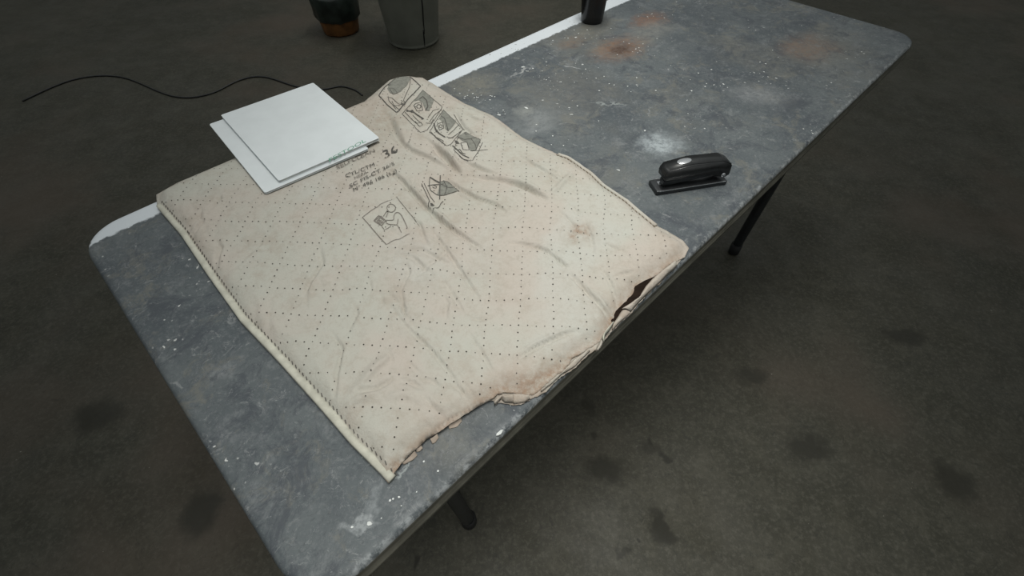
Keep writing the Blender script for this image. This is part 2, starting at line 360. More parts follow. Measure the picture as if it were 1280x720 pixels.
for _ in range(34):
    s_ = rr.uniform(.04, .36); t_ = rr.uniform(.42, .92)
    if _ > 24: s_ = rr.uniform(.1, .55); t_ = rr.uniform(.25, .85)
    if .12 < s_ < .46 and t_ > .66: continue
    a_ = rr.uniform(-.5, .5)-math.pi/2+ (0 if rr.random() < .7 else .9); l_ = rr.uniform(.03, .10); p0 = stw(s_, t_)
    d_ = Vector((math.cos(a_), math.sin(a_), 0)); nn = Vector((-d_.y, d_.x, 0))
    CR.append(([tuple((p0+d_*l_*k+nn*(.1*l_*math.sin(k*5)))[:2]) for k in (0, .33, .66, 1)], -rr.uniform(.0012, .0034), rr.uniform(.0025, .0045), .5, True))
EDGE_HEM = None
def bag_height(P, outline, thick=.0135, crease=1.0):
    P = np.asarray(P, float); d, _, _ = seg_dist(P, outline, True)
    h = thick*(1-np.exp(-(d/.016)**2))+.0035+.0060*np.exp(-(seg_dist(P, W2(low_left[:-2], EZ))[0]/.030)**2)   # near edge stands a little off the table
    for c in CR:
        line = c[0] if len(c) == 5 else W2(c[0]); amp, wd, lop = c[1]*crease*1.85, c[2]*.85, c[3]*.8
        L = np.array(line); lo = L.min(0)-wd*6; hi = L.max(0)+wd*6
        k = np.where((P[:, 0] > lo[0]) & (P[:, 0] < hi[0]) & (P[:, 1] > lo[1]) & (P[:, 1] < hi[1]))[0]
        if not len(k): continue
        dd, sd, par = seg_dist(P[k], line); taper = np.sin(np.pi*np.clip(par, .06, .94))**.6
        h[k] += amp*taper*np.exp(-(dd/wd)**2)
        off = dd*sd-wd*1.6            # a raised lip beside each fold
        h[k] += abs(amp)*lop*taper*np.exp(-(off/(wd*1.3))**2)
    nz = np.array([noise.noise((x*11, y*11, 3.1))*.0020+noise.noise((x*30, y*30, 7.7))*.0009+noise.noise((x*85, y*85, 1.7))*.00045 for x, y in P])
    rg = np.array([max(0, .25-abs(noise.noise(((x*.87+y*.5)*34+noise.noise((x*14, y*14, 9))*1.3, (y*.87-x*.5)*9, 6.6))))*(.5+noise.noise((x*8, y*8, 12))) for x, y in P])
    nz = nz-.0085*np.maximum(rg, 0)
    return TZ+np.maximum(h+nz*(1-np.exp(-(d/.012)**2))*crease, .0036)
def H_top(P): return bag_height(P, out_top)

def sheet(name, outline, hfun, m, parent, step=.0045, margin=.3, stain=None, thick=.0012):
    O = np.array(outline); lo, hi = O.min(0), O.max(0)
    # resample the outline so its edge is as fine as the inside
    rs = []
    for a, b in zip(O, np.roll(O, -1, 0)):
        k = max(1, int(math.ceil(np.hypot(*(b-a))/step)))
        for i in range(k): rs.append(a+(b-a)*i/k)
    rs = np.array(rs); g = random.Random(5); pts = []
    ny = int((hi[1]-lo[1])/step)+1; nx = int((hi[0]-lo[0])/step)+1
    for j in range(ny):
        for i in range(nx):
            pts.append((lo[0]+(i+(j % 2)*.5+g.uniform(-.15, .15))*step, lo[1]+(j+g.uniform(-.15, .15))*step))
    pts = np.array(pts); pts = pts[inside(pts, O)]
    d, _, _ = seg_dist(pts, O, True); pts = pts[d > step*margin]
    allp = np.vstack([rs, pts]); n = len(rs)
    v2, _, f2, _, _, _ = delaunay_2d_cdt([Vector(p) for p in allp], [], [list(range(n))], 1, 1e-7)
    V = np.array([tuple(v) for v in v2]); z = hfun(V)
    o = mesh_obj(name, [(a, b, c) for (a, b), c in zip(V, z)], f2, m, parent, True)
    if stain is not None:
        at_ = o.data.attributes.new('stain', 'FLOAT', 'POINT'); at_.data.foreach_set('value', stain(V).astype(np.float32))
    if o.data.polygons and sum(p.normal.z for p in o.data.polygons) < 0: o.data.flip_normals()
    md = o.modifiers.new('thickness', 'SOLIDIFY'); md.thickness = thick; md.offset = -1
    return o
def bag_material():
    n = NT('cream_filter_fleece', .82, .2)
    st = n.attr('stain')
    c = n.mix(n.ramp(n.noise(7, 4, .6), .36, .66), (.470, .462, .412), (.485, .440, .392))     # grey cream to pink cream
    c = n.mix(n.math('MULTIPLY', n.ramp(n.noise(20, 6, .75), .48, .68), .6), c, (.400, .352, .300))
    c = n.mix(n.math('MULTIPLY', n.ramp(n.noise(5, 3, .5, n.warp(6, .1)), .54, .70), .5), c, (.505, .515, .480))
    c = n.mix(n.math('MULTIPLY', st, n.ramp(n.noise(60, 6, .75), .36, .62, .25, 1.0)), c, (.290, .195, .135))
    c = n.mix(n.math('MULTIPLY', n.ramp(n.noise(95, 6, .8), .48, .68), .42), c, (.36, .325, .275))
    n.bump(n.math('ADD', n.noise(230, 6, .8), n.math('MULTIPLY', n.noise(36, 5, .7, n.warp(10, .15)), 1.6)), .55, .0020)
    return n.out(c)
M_BAG = bag_material()
M_BAGIN = simple('dusty_inner_fleece', (.36, .30, .25), .85, .2, var=.2, scale=45, bump=.2)
M_DARKIN = simple('lining_cavity_shade', (.016, .010, .007), .9, .1, var=.3, scale=60)  # near-black stands for the shade in the rip cavity
M_HEM = simple('folded_hem_fleece', (.50, .49, .42), .85, .2, var=.12, scale=70, bump=.2)
M_INK = simple('black_print', (.095, .090, .082), .8, .2, var=.3, scale=300)
M_INKSOFT = simple('faded_black_print', (.20, .18, .16), .8, .2, var=.25, scale=200)
M_INKGREY = simple('grey_print', (.215, .215, .19), .8, .2, var=.15, scale=150)
M_HOLE = simple('punched_hole', (.040, .036, .030), .9, .1, var=.1)

bag = empty('filter_bag', stw(.30, .55, TZ))
tag(bag, 'used cream dust filter bag with dotted quilting, printed pictograms and a torn near edge', 'filter bag')
binv = Matrix.Translation(-bag.location)
STAINS = [((722, 287), .008, .010, .8), ((716, 299), .008, .010, .7), ((735, 290), .010, .018, .5), ((722, 292), .025, .025, .25), ((690, 225), .03, .02, .28), ((480, 150), .05, .07, .38), ((462, 128), .06, .03, .25), ((455, 180), .06, .05, .2),
          ((700, 470), .05, .02, .55), ((675, 480), .05, .02, .45), ((640, 492), .04, .012, .45), ((785, 372), .025, .03, .30), ((765, 395), .02, .02, .35), ((725, 445), .05, .012, .4), ((660, 200), .05, .03, .25), ((712, 200), .02, .02, .35),
          ((505, 312), .03, .02, .22), ((500, 360), .02, .015, .25), ((545, 130), .05, .05, .12), ((500, 582), .03, .02, .25), ((456, 580), .02, .012, .25), ((590, 250), .06, .05, .15), ((560, 225), .05, .04, .2), ((835, 300), .03, .03, .15), ((620, 340), .04, .03, .12), ((820, 345), .03, .02, .3)]
def bag_stain(V):
    d, _, _ = seg_dist(V, out_top, True); low = W2(top_torn+low_left, EZ); dl, _, _ = seg_dist(V, low)
    s = .34*np.exp(-(dl/.007)**2)+.16*np.exp(-(dl/.03)**2)+.14*np.exp(-(d/.010)**2)
    for (u, v), rx, ry, k in STAINS:
        p = at(u, v, BZ); s += k*np.exp(-((V[:, 0]-p.x)/rx)**2-((V[:, 1]-p.y)/ry)**2)
    rim, _, _ = seg_dist(V, W2([(810.2, 350.9), (796, 359.6), (785.6, 379.4), (766.6, 400.7)], EZ)); s += .5*np.exp(-(rim/.004)**2)
    return np.clip(s, 0, .92)
top = sheet('upper_sheet', out_top, H_top, M_BAG, bag, step=.0031, stain=bag_stain)
top.data.transform(binv)
def local(o): o.data.transform(binv); return o
def H_bot(P):
    d, _, _ = seg_dist(np.asarray(P), out_bot, True)
    return TZ+.0018+np.array([abs(noise.noise((x*40, y*40, 1.3)))*.0014+abs(noise.noise((x*110, y*110, 4.3)))*.0006 for x, y in P])*np.exp(-(d/.05)**2)
lo_ = local(sheet('lower_sheet', out_bot, H_bot, M_BAG, bag, step=.007, stain=lambda V: np.clip(.20+.35*np.exp(-(seg_dist(V, W2(bot_torn, TZ+.004))[0]/.006)**2), 0, .9)))
# dusty lining inside the rip, cavity shade put into its near-black colour
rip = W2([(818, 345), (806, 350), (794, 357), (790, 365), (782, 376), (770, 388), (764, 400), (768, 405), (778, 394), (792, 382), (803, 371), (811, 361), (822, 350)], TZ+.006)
lin = local(sheet('rip_lining_shade', rip, lambda P: TZ+.0048+0*P[:, 0], M_DARKIN, bag, step=.006, thick=.001))
tag(lin, 'dusty lining inside the rip, darkened as cavity shade')
# narrow strip of hem left standing along the outside of the rip, and peeled layers along the tear
def strip(name, outer, inner, z_out, z_mid, z_in, m, n=26):
    def res(p):
        p = np.array(p); l = np.r_[0, np.cumsum(np.hypot(*np.diff(p, axis=0).T))]; q = np.linspace(0, l[-1], n)
        return np.c_[np.interp(q, l, p[:, 0]), np.interp(q, l, p[:, 1])]
    a, b = res(W2(outer, TZ+.006)), res(W2(inner, TZ+.008)); V = []; F = []; K = 6
    for i in range(n):
        for k in range(K):
            t = k/(K-1); p = a[i]*(1-t)+b[i]*t
            z = (z_out*(1-t)**2+2*z_mid*t*(1-t)+z_in*t*t)+noise.noise((p[0]*120, p[1]*120, k*.3))*.0014
            V.append((p[0], p[1], TZ+max(z, .0014)))
    for i in range(n-1):
        for k in range(K-1):
            q = i*K+k; F.append((q, q+1, q+K+1, q+K))
    o = mesh_obj(name, V, F, m, bag, True)
    if sum(p.normal.z for p in o.data.polygons) < 0: o.data.flip_normals()
    md = o.modifiers.new('thickness', 'SOLIDIFY'); md.thickness = .001; md.offset = -1
    return local(o)
def strip_stain(o, v):
    a_ = o.data.attributes.new('stain', 'FLOAT', 'POINT'); a_.data.foreach_set('value', np.full(len(o.data.vertices), v, np.float32)); return o
strip_stain(strip('torn_edge_strip', [(846, 333), (836, 341), (826.5, 351), (812, 364.5), (798, 378), (789, 389)], [(842, 327), (830, 337), (815, 349.5), (806, 360), (798.5, 373), (777, 387)], .004, .016, .010, M_BAG), .22)
strip_stain(strip('torn_edge_strip', [(789, 390), (783, 395.5), (776, 401.5), (766, 412)], [(778, 387), (775, 391), (770, 399), (766.5, 403.5)], .005, .012, .006, M_BAG, 14), .45)
strip_stain(strip('torn_edge_strip', [(766.5, 407), (761, 416), (755.5, 422), (754.5, 431)], [(764.5, 407), (757, 414.5), (751.5, 423.5), (752.5, 427)], .010, .024, .012, M_HEM, 14), .0)
strip_stain(strip('torn_flap', [(754.5, 424), (752, 433), (747, 440)], [(751, 424), (747, 430), (744.5, 437)], .010, .014, .003, M_BAG, 10), .25)
strip_stain(strip('torn_edge_strip', [(738, 438), (727, 448.5), (719, 457.5), (702, 467.5), (690, 479), (677, 489)], [(735, 436), (725, 443.5), (716, 449.5), (702, 465), (687, 477), (676, 487)], .004, .010, .006, M_BAG, 24), .40)
strip_stain(strip('torn_flap', [(663, 498), (655, 502.5), (642, 504)], [(660, 494), (650, 492), (641, 491.5)], .003, .012, .008, M_BAG, 12), .42)
strip_stain(strip('torn_flap', [(642, 503), (631, 502.5), (627.5, 499)], [(641.5, 494), (634, 496), (628.5, 495.5)], .004, .014, .012, M_BAG, 10), .36)
strip_stain(strip('torn_flap', [(628, 497), (622, 503.5), (619, 506)], [(626, 493), (619, 498), (617.5, 502)], .006, .014, .005, M_BAG, 10), .32)
for a, b in (([(577, 524), (571, 531.5), (561, 534)], [(575, 519), (568, 525), (560, 529)]), ([(548, 545), (544, 551), (540, 553)], [(546, 540), (541, 545), (537, 547)]),
             ([(521, 567), (516, 573), (504, 579.5)], [(518, 562), (511, 569), (502, 577)]), ([(528, 559), (524, 562.5), (520, 563)], [(526, 555), (522, 558), (519, 560)])):
    strip_stain(strip('torn_scrap', a, b, .0012, .003, .004, M_BAGIN, 8), .3)
# folded hems with stitching
def path_res(p, step):
    p = np.array(p); l = np.r_[0, np.cumsum(np.hypot(*np.diff(p, axis=0).T))]; q = np.linspace(0, l[-1], max(2, int(l[-1]/step)))
    return np.c_[np.interp(q, l, p[:, 0]), np.interp(q, l, p[:, 1])]
def hem(line, width, zc, ht, side, m=M_HEM, sm=M_INK):
    P = path_res(line, .006); n = len(P); T = np.gradient(P, axis=0); T /= np.hypot(T[:, 0], T[:, 1])[:, None]; Nn = np.c_[-T[:, 1], T[:, 0]]*side
    V = []; F = []; K = 10
    for i in range(n):
        wv = width*(1+.22*noise.noise((P[i][0]*25, P[i][1]*25, 2)))
        for k in range(K):
            a = 2*math.pi*k/K; p = P[i]+Nn[i]*(wv*.5+wv*.5*math.cos(a))
            V.append((p[0], p[1], TZ+zc+ht*math.sin(a)*.5+.0008*noise.noise((p[0]*60, p[1]*60, 5))))
    for i in range(n-1):
        for k in range(K): F.append((i*K+k, i*K+(k+1) % K, (i+1)*K+(k+1) % K, (i+1)*K+k))
    F += [tuple(range(K))[::-1], tuple(range((n-1)*K, n*K))]
    h = local(mesh_obj('hem', V, F, m, bag, True)); h.data.update()
    b_ = bmesh.new(); b_.from_mesh(h.data); bmesh.ops.recalc_face_normals(b_, faces=b_.faces); b_.to_mesh(h.data); b_.free()
    bm = bmesh.new(); D = path_res(P, .0085)
    Tn = np.gradient(D, axis=0); Tn /= np.hypot(Tn[:, 0], Tn[:, 1])[:, None]
    pos = [D[i]+np.array([-Tn[i][1], Tn[i][0]])*side*width*1.06 for i in range(len(D))]
    zz = H_top(np.array(pos))
    for i, p in enumerate(pos):
        ang = math.atan2(Tn[i][1], Tn[i][0])+.35*side
        add_box(bm, (p[0], p[1], max(zz[i], TZ+zc)+.0012), (.0050, .0010, .0010), 0, Matrix.Rotation(ang, 3, 'Z'))
    s = bm_obj('stitching', bm, sm, h); local(s); s['kind'] = 'stuff'
    return h
hem(W2([(486, 603.5)]+hem_l, TZ+.006)+ST2(left_st[:6]), .0110, .0062, .0070, -1)
hem(W2([(699, 191), (711, 195), (722, 202), (742, 216), (755, 229), (768, 238), (785, 249), (800, 262), (812, 272), (822, 280)], TZ+.008), .0075, .0060, .0068, -1, m=M_BAG, sm=simple('brown_stitch', (.16, .12, .08), .8))

# quilting dots: square grid of punched lines, warped with the cloth (nodes measured on the photo)
LAT = [(0,0,568.3,407),(1,0,607.4,407.4),(-1,0,527,401.7),(-2,0,487.7,399.3),(0,1,562.3,438.6),(1,1,603.9,442),(-1,1,520,436.2),(-2,1,477,432),(0,2,556,476),(1,2,600.6,482),(-1,2,510,471),(-2,2,465,468),
(-1,-1,533.8,366.6),(0,-1,572.6,373.4),(1,-1,611.7,377.8),(-2,-1,496.6,368.3),(-3,-1,457,361.5),(-1,-2,540.6,337),(0,-2,578.4,345),(1,-2,613.4,342.7),(-2,-2,504.5,338.6),(-3,-2,466.5,334.6),(-1,-3,547.5,313),(0,-3,579.4,311),(1,-3,616.4,313),(-2,-3,512.4,311.7),(-3,-3,475.5,307.7),(-1,-4,550.7,285.5),(1,-4,618.5,286.3),
(2,-5,655.4,257.5),(2,-4,653,285.4),(2,-3,652.2,315.5),(2,-2,651.4,344.5),(2,-1,650.6,375.9),(2,0,648,407.4),(3,-5,688,258),(3,-4,686.4,289.7),(3,-3,688.6,312.6),(3,-2,689.6,341.4),(3,-1,690.2,372.7),(3,0,690.3,409),
(4,-2,727.5,345.3),(4,-1,729.8,378.3),(4,0,732.3,412.3),(2,1,647,444.8),(3,1,688.2,446.7),(2,2,645.4,487.9),(5,-4,754.3,294.4),(5,-3,758.7,321.3),(5,-2,761.9,349.3),(5,-1,769,382.9),(6,-4,791.5,294.4),(6,-3,796.7,320.2),(6,-2,801.5,349.8),(7,-4,827.6,294.4)]
A0, B0, OX, OY = 0.04642417, -0.00217944, -0.08299531, 0.39738998
LP = np.array([(A0*i+B0*j+OX, B0*i-A0*j+OY) for i, j, _, _ in LAT]); LR = np.array([tuple(at(u, v, BZ)[:2]) for _, _, u, v in LAT])-LP
dots = []
for i in range(-18, 10):
    for j in range(-16, 8):
        for k in range(4):
            dots.append((i+k/4, j))
            if k: dots.append((i, j+k/4))
D = np.array([(A0*i+B0*j+OX, B0*i-A0*j+OY) for i, j in dots])
wt = np.exp(-(((D[:, None, :]-LP[None])**2).sum(2))/(.032**2))
D = D+(wt@LR)/(wt.sum(1)+.15)[:, None]
D += np.array([(noise.noise((x*9, y*9, 20))*.004+random.gauss(0, .0004), noise.noise((x*9, y*9, 40))*.004+random.gauss(0, .0004)) for x, y in D])
k = inside(D, out_top); D = D[k]; dd, _, _ = seg_dist(D, out_top, True); D = D[dd > .010]
zz = H_top(D); V = []; F = []
e1 = H_top(D+np.array([.003, 0])); e2 = H_top(D+np.array([0, .003]))
for (x, y), z, a, b in zip(D, zz, e1, e2):
    nrm = Vector((-(a-z)/.003, -(b-z)/.003, 1)).normalized(); q = nrm.to_track_quat('Z', 'Y'); r = random.uniform(.0007, .00118); i0 = len(V)
    for m_ in range(7):
        V.append(Vector((x, y, z))+nrm*.0007+q @ Vector((r*math.cos(m_*6.283/7), r*math.sin(m_*6.283/7), 0)))
    F.append(tuple(range(i0, i0+7)))
pf = local(mesh_obj('quilting_holes', V, F, M_HOLE, bag)); pf['kind'] = 'stuff'

# ------------------------------------------------------------------ printing on the bag
def conform(pts2, lift=.0011):
    P = np.array(pts2); return [Vector((p[0], p[1], z+lift)) for p, z in zip(P, H_top(P))]
def circ(cx, cy, r, n=18, ry=None): return [(cx+r*math.cos(6.2832*i/n), cy+(ry or r)*math.sin(6.2832*i/n)) for i in range(n+1)]
class Print:
    def __init__(s): s.V = []; s.F = []; s.Fg = []
    def line(s, px, w=.0011):
        P = path_res(W2(px), .0035)
        if len(P) < 2: return
        T = np.gradient(P, axis=0); T /= np.maximum(np.hypot(T[:, 0], T[:, 1]), 1e-9)[:, None]; N = np.c_[-T[:, 1], T[:, 0]]*w*.5
        a, b = conform(P+N), conform(P-N); i0 = len(s.V); n = len(P)
        for p, q in zip(a, b): s.V += [p, q]
        for i in range(n-1): s.F.append((i0+2*i+1, i0+2*i+3, i0+2*i+2, i0+2*i))
    def fill(s, px, grey=True, step=.004):
        O = np.array(W2(px)); lo, hi = O.min(0), O.max(0)
        rs = []
        for a, b in zip(O, np.roll(O, -1, 0)):
            k = max(1, int(np.hypot(*(b-a))/step))
            rs += [a+(b-a)*i/k for i in range(k)]
        g = [(x, y) for x in np.arange(lo[0], hi[0], step) for y in np.arange(lo[1], hi[1], step)]; g = np.array(g)
        g = g[inside(g, O)] if len(g) else g
        if len(g): g = g[seg_dist(g, O, True)[0] > step*.4]
        allp = rs+list(g)
        v2, _, f2, _, _, _ = delaunay_2d_cdt([Vector(p) for p in allp], [], [list(range(len(rs)))], 1, 1e-7)
        i0 = len(s.V); s.V += conform([tuple(v) for v in v2], .0008)
        (s.Fg if grey else s.F).extend([tuple(i0+k for k in f) for f in f2])
    def build(s, name, ink=None):
        o = mesh_obj(name, s.V, s.F+s.Fg, ink or M_INK, bag); o.data.materials.append(M_INKGREY)
        for p in o.data.polygons[len(s.F):]: p.material_index = 1
        for p in o.data.polygons:
            if p.normal.z < 0: p.flip()
        return local(o)
# frame of the machine being opened
p = Print()
p.line(zA((215, 42), (310, 130), (255, 185), (205, 240), (145, 315), (85, 265), (50, 225), (20, 195), (55, 140), (95, 105), (140, 62)), .0022)
p.fill(zA((80, 150), (90, 115), (150, 62), (215, 48), (240, 75), (215, 125), (170, 170), (140, 185), (100, 180)))
p.line(zA((95, 150), (125, 150), (150, 180), (120, 190), (95, 150))); p.line(zA((80, 205), (110, 210), (160, 255), (190, 250))); p.line(zA((240, 75), (235, 130), (190, 230)))
p.line(zA((110, 230), (125, 260), (160, 290), (190, 262), (175, 240))); p.line(zA((85, 200), (90, 230), (120, 262), (140, 290))); p.line(circs := zA(*circ(190, 245, 14))); p.line(zA((120, 262), (160, 262), (200, 240)))
p.fill(zA(*circ(93, 118, 10)[:-1]), False); p.fill(zA(*circ(152, 62, 9)[:-1]), False)
p.build('printed_pictogram', M_INKSOFT if False else M_INK)
p = Print()
p.fill(zA((325, 158), (400, 225), (395, 245), (370, 300), (345, 300), (322, 240), (295, 222), (262, 235)))
p.line(zA((325, 158), (460, 272), (400, 370), (350, 430), (310, 450), (180, 320), (245, 250), (325, 158)), .0010)
p.line(zA((300, 215), (325, 200), (350, 225), (360, 270), (345, 300)), .0024); p.line(zA((275, 250), (312, 238), (325, 300), (285, 305), (262, 262), (275, 250)), .0014); p.line(zA(*circ(297, 270, 15)), .0016)
p.line(zA((215, 298), (255, 305), (290, 330), (330, 355)), .0030); p.fill(zA(*circ(250, 303, 10)[:-1]), False); p.fill(zA(*circ(217, 297, 7)[:-1]), False)
p.line(zA((360, 345), (395, 300), (440, 285))); p.line(zA((370, 375), (410, 325), (455, 290))); p.line(zA((345, 380), (380, 385), (400, 360))); p.line(zA((280, 385), (310, 375), (325, 395), (300, 405), (270, 370)))
p.line(zA((255, 330), (290, 365), (310, 380))); p.line(zA((200, 305), (240, 350), (280, 385)))
p.build('printed_pictogram')
p = Print()
p.fill(zA((467, 292), (555, 372), (535, 402), (500, 436), (480, 420), (470, 380), (437, 355)))
p.line(zA((467, 292), (605, 425), (570, 470), (520, 530), (490, 545), (370, 440), (410, 380), (467, 292)), .0010)
p.line(zA((450, 335), (475, 350), (490, 400), (500, 435)), .0018); p.line(zA((425, 390), (462, 376), (470, 415), (440, 432), (425, 390)), .0014); p.line(zA(*circ(449, 404, 11)), .0014)
p.line(zA((402, 385), (412, 425), (440, 455), (480, 482)), .0028); p.fill(zA(*circ(420, 435, 8)[:-1]), False); p.line(zA((425, 485), (450, 500), (470, 510), (455, 530))); p.line(zA((500, 465), (530, 440), (575, 395)))
p.line(zA((500, 490), (540, 480), (590, 440))); p.line(zA((540, 320), (580, 380), (612, 422)), .0012); p.line(zA((380, 440), (420, 490), (470, 530))); p.line(zA((490, 480), (530, 490), (545, 475)))
p.build('printed_pictogram')
p = Print()
p.fill(zA((565, 482), (590, 462), (625, 442), (725, 505), (710, 540), (690, 575), (655, 580), (632, 516), (600, 510)))
p.line(zA((625, 442), (725, 505), (690, 575), (655, 580), (775, 570)), .0010); p.line(zA((740, 520), (700, 600), (665, 650), (610, 640), (540, 570), (570, 480)), .0010)
p.line(zA((565, 482), (610, 500), (660, 495), (695, 480)), .0016); p.line(zA((660, 495), (690, 540), (695, 570)), .0012); p.line(zA((587, 525), (630, 515), (647, 575), (604, 572), (587, 525)), .0012)
p.fill(zA((610, 452), (640, 448), (652, 460), (630, 470), (612, 466)), False); p.fill(zA((545, 505), (565, 512), (580, 530), (560, 530), (548, 520)), False)
p.line(zA((530, 540), (565, 570), (600, 605), (645, 625)), .0022); p.line(zA((565, 572), (580, 565), (600, 595), (620, 600)), .0014); p.line(zA((575, 610), (600, 635), (640, 650)))
p.build('printed_pictogram')
# crossed-out pictogram
p = Print()
p.fill(zB((710, 365), (770, 345), (870, 420), (832, 445), (795, 455), (745, 472), (690, 465), (705, 420)))
p.line(zB((635, 325), (710, 365), (770, 345), (870, 420), (830, 445), (795, 455), (750, 472), (690, 465), (640, 430), (630, 390), (635, 325)), .0012); p.line(zB((635, 325), (710, 372)), .0026)
p.line(zB((716, 308), (712, 500)), .0018); p.line(zB((618, 393), (745, 380)), .0018); p.line(zB((720, 380), (770, 410), (835, 402)), .0012); p.line(zB((740, 350), (770, 410), (750, 470)), .0012)
p.line(zB((660, 390), (690, 400), (680, 420), (655, 405))); p.line(zB((570, 378), (635, 520), (625, 565)), .0012); p.line(zB((590, 375), (640, 480), (672, 520)), .0010)
p.line(zB((655, 600), (672, 582), (690, 582), (712, 555), (722, 530), (740, 515)), .0012); p.fill(zB((640, 545), (655, 535), (672, 552), (660, 572), (645, 568)), False)
p.build('printed_pictogram')
# person reading the manual
p = Print()
p.line(zP(*circ(325, 93, 34)), .0013); p.line(zP((292, 115), (262, 160)), .0012); p.line(zP((302, 124), (283, 166)), .0011)
p.line(zP((285, 188), (345, 187), (346, 150), (362, 127), (385, 130), (402, 145), (425, 185), (452, 243)), .0014); p.line(zP((380, 178), (372, 226), (300, 219), (284, 207)), .0013); p.line(zP((372, 226), (388, 250), (405, 285)), .0012)
p.line(zP((188, 190), (222, 146), (282, 192), (246, 226), (188, 190)), .0018); p.line(zP((208, 194), (240, 166), (268, 191), (243, 213), (208, 194)), .0013); p.line(zP((225, 184), (240, 192), (256, 206)), .0026); p.line(zP((222, 200), (248, 186)), .0018); p.line(zP((190, 192), (240, 152), (282, 192)), .0012)
p.line(zP((246, 226), (270, 262), (320, 236), (320, 222)), .0010); p.line(zP((97, 168), (165, 110), (245, 60), (330, 18)), .0010); p.line(zP((97, 168), (140, 215), (200, 285), (248, 338), (285, 376)), .0014); p.line(zP((285, 376), (345, 345), (410, 325), (470, 290)), .0009)
p.line(zP((362, 0), (430, 80), (500, 170), (545, 222)), .0009)
p.build('printed_pictogram', M_INKSOFT)

# lettering
def text_mesh(body):
    cu = bpy.data.curves.new('lettering', 'FONT'); cu.body = body; cu.resolution_u = 3
    o = bpy.data.objects.new('lettering', cu); sc.collection.objects.link(o)
    dg = bpy.context.evaluated_depsgraph_get(); me = o.evaluated_get(dg).to_mesh()
    b_ = bmesh.new(); b_.from_mesh(me); bmesh.ops.triangulate(b_, faces=b_.faces); bmesh.ops.subdivide_edges(b_, edges=b_.edges, cuts=2, use_grid_fill=True); bmesh.ops.triangulate(b_, faces=b_.faces)
    b_.verts.index_update(); V = [tuple(v.co) for v in b_.verts]; F = [tuple(v.index for v in f.verts) for f in b_.faces]; b_.free()
    o.evaluated_get(dg).to_mesh_clear(); bpy.data.objects.remove(o); bpy.data.curves.remove(cu)
    return V, F
def place_text(body, o_px, e_px, u_px, name, m, parent, zfun, z=BZ):
    """lettering with its baseline from o_px to e_px and cap tops at u_px (above o_px)"""
    V, F = text_mesh(body); X = [v[0] for v in V]; x0, x1 = min(X), max(X); y1 = max(v[1] for v in V)
    O, E_, U = (np.array(at(*q, z)[:2]) for q in (o_px, e_px, u_px))
    P = np.array([O+(E_-O)*(v[0]-x0)/(x1-x0)+(U-O)*v[1]/.70 for v in V])
    o = mesh_obj(name, zfun(P), F, m, parent)
    for p_ in o.data.polygons:
        if p_.normal.z < 0: p_.flip()
    return o
def on_bag(P): return conform(P, .0020)
for body, (a, b, c), m in [
    ('36', ((285, 182), (392, 133), (262, 128)), M_INK),
    ('SELFCLEAN', ((-90, 264), (208, 128), (-100, 240)), M_INKSOFT),
    ('CTL/CTM', ((-20, 334), (206, 240), (-28, 308)), M_INK),
    ('HEPA', ((48, 344), (148, 298), (42, 324)), M_INKSOFT),
    ('SC FIS-CT 36/5', ((12, 412), (362, 232), (4, 386)), M_INK),
    ('N° 496 186 (5x)', ((40, 440), (380, 292), (32, 416)), M_INK)]:
    o_, e_, u_ = zB(a, b, c)
    local(place_text(body, o_, e_, u_, 'printed_text', m, bag, on_bag))

# ------------------------------------------------------------------ booklets on the bag
M_PAPER = simple('white_cover_paper', (.66, .70, .72), .35, .5, var=.03, scale=20)
M_PAGES = simple('page_edges', (.52, .53, .52), .7, .3, var=.08, scale=400)
M_GREEN = simple('green_print', (.10, .30, .20), .5)
def booklet(label, corner, axis_a, axis_b, la, lb, z, th, name='booklet'):
    """corner at the right tip; axis_a along the far edge, axis_b along the lettered edge"""
    a = Vector((*axis_a, 0)).normalized(); b = Vector((*axis_b, 0)).normalized(); b = (b-a*a.dot(b)).normalized()
    C0 = Vector((*corner, z)); t = empty(name, C0)
    tag(t, label, 'booklet', 'booklets on the filter bag')
    def plate(nm, z0, z1, g, m):
        bm = bmesh.new(); r = .004; pts = []
        for cx, cy, s in ((g+r, g+r, 180), (la-g-r, g+r, 270), (la-g-r, lb-g-r, 0), (g+r, lb-g-r, 90)):
            for k_ in range(5):
                an = math.radians(s+k_*22.5); q = a*(cx+r*math.cos(an))+b*(cy+r*math.sin(an)); pts.append(q)
        lo = [bm.verts.new((q.x, q.y, z0)) for q in pts]; hi = [bm.verts.new((q.x, q.y, z1)) for q in pts]; n = len(pts)
        for i in range(n): bm.faces.new((lo[i], lo[(i+1) % n], hi[(i+1) % n], hi[i]))
        bm.faces.new(lo[::-1]); bm.faces.new(hi); bmesh.ops.recalc_face_normals(bm, faces=bm.faces)
        return bm_obj(nm, bm, m, t)
    plate('back_cover', 0, .0005, 0, M_PAPER); plate('pages', .0005, th-.0005, .001, M_PAGES); plate('front_cover', th-.0005, th, 0, M_PAPER)
    return t, C0, a, b
_g = np.array([tuple(stw(s_, t_)[:2]) for s_ in np.linspace(.18, .41, 24) for t_ in np.linspace(.76, .92, 18)])
zb = float(H_top(_g).max())+.001
c2 = at(461, 186.5, zb+.002); c2a = at(438, 166, zb+.002); c2b = at(438.4, 201, zb+.002)
b2 = booklet('plain white booklet underneath the one with green lettering', c2[:2], (c2a-c2)[:2], (c2b-c2)[:2], .285, .205, zb, .0035)
zt = zb+.0040
c1 = at(474.3, 172.2, zt+.005); c1a = at(438.4, 142.3, zt+.005); c1b = at(438.4, 193.4, zt+.005)
b1 = booklet('white booklet with green block lettering, uppermost on the filter bag', c1[:2], (c1a-c1)[:2], (c1b-c1)[:2], .285, .205, zt, .005)
o_, e_, u_ = zK((-150, 765), (136, 606), (-158, 740))
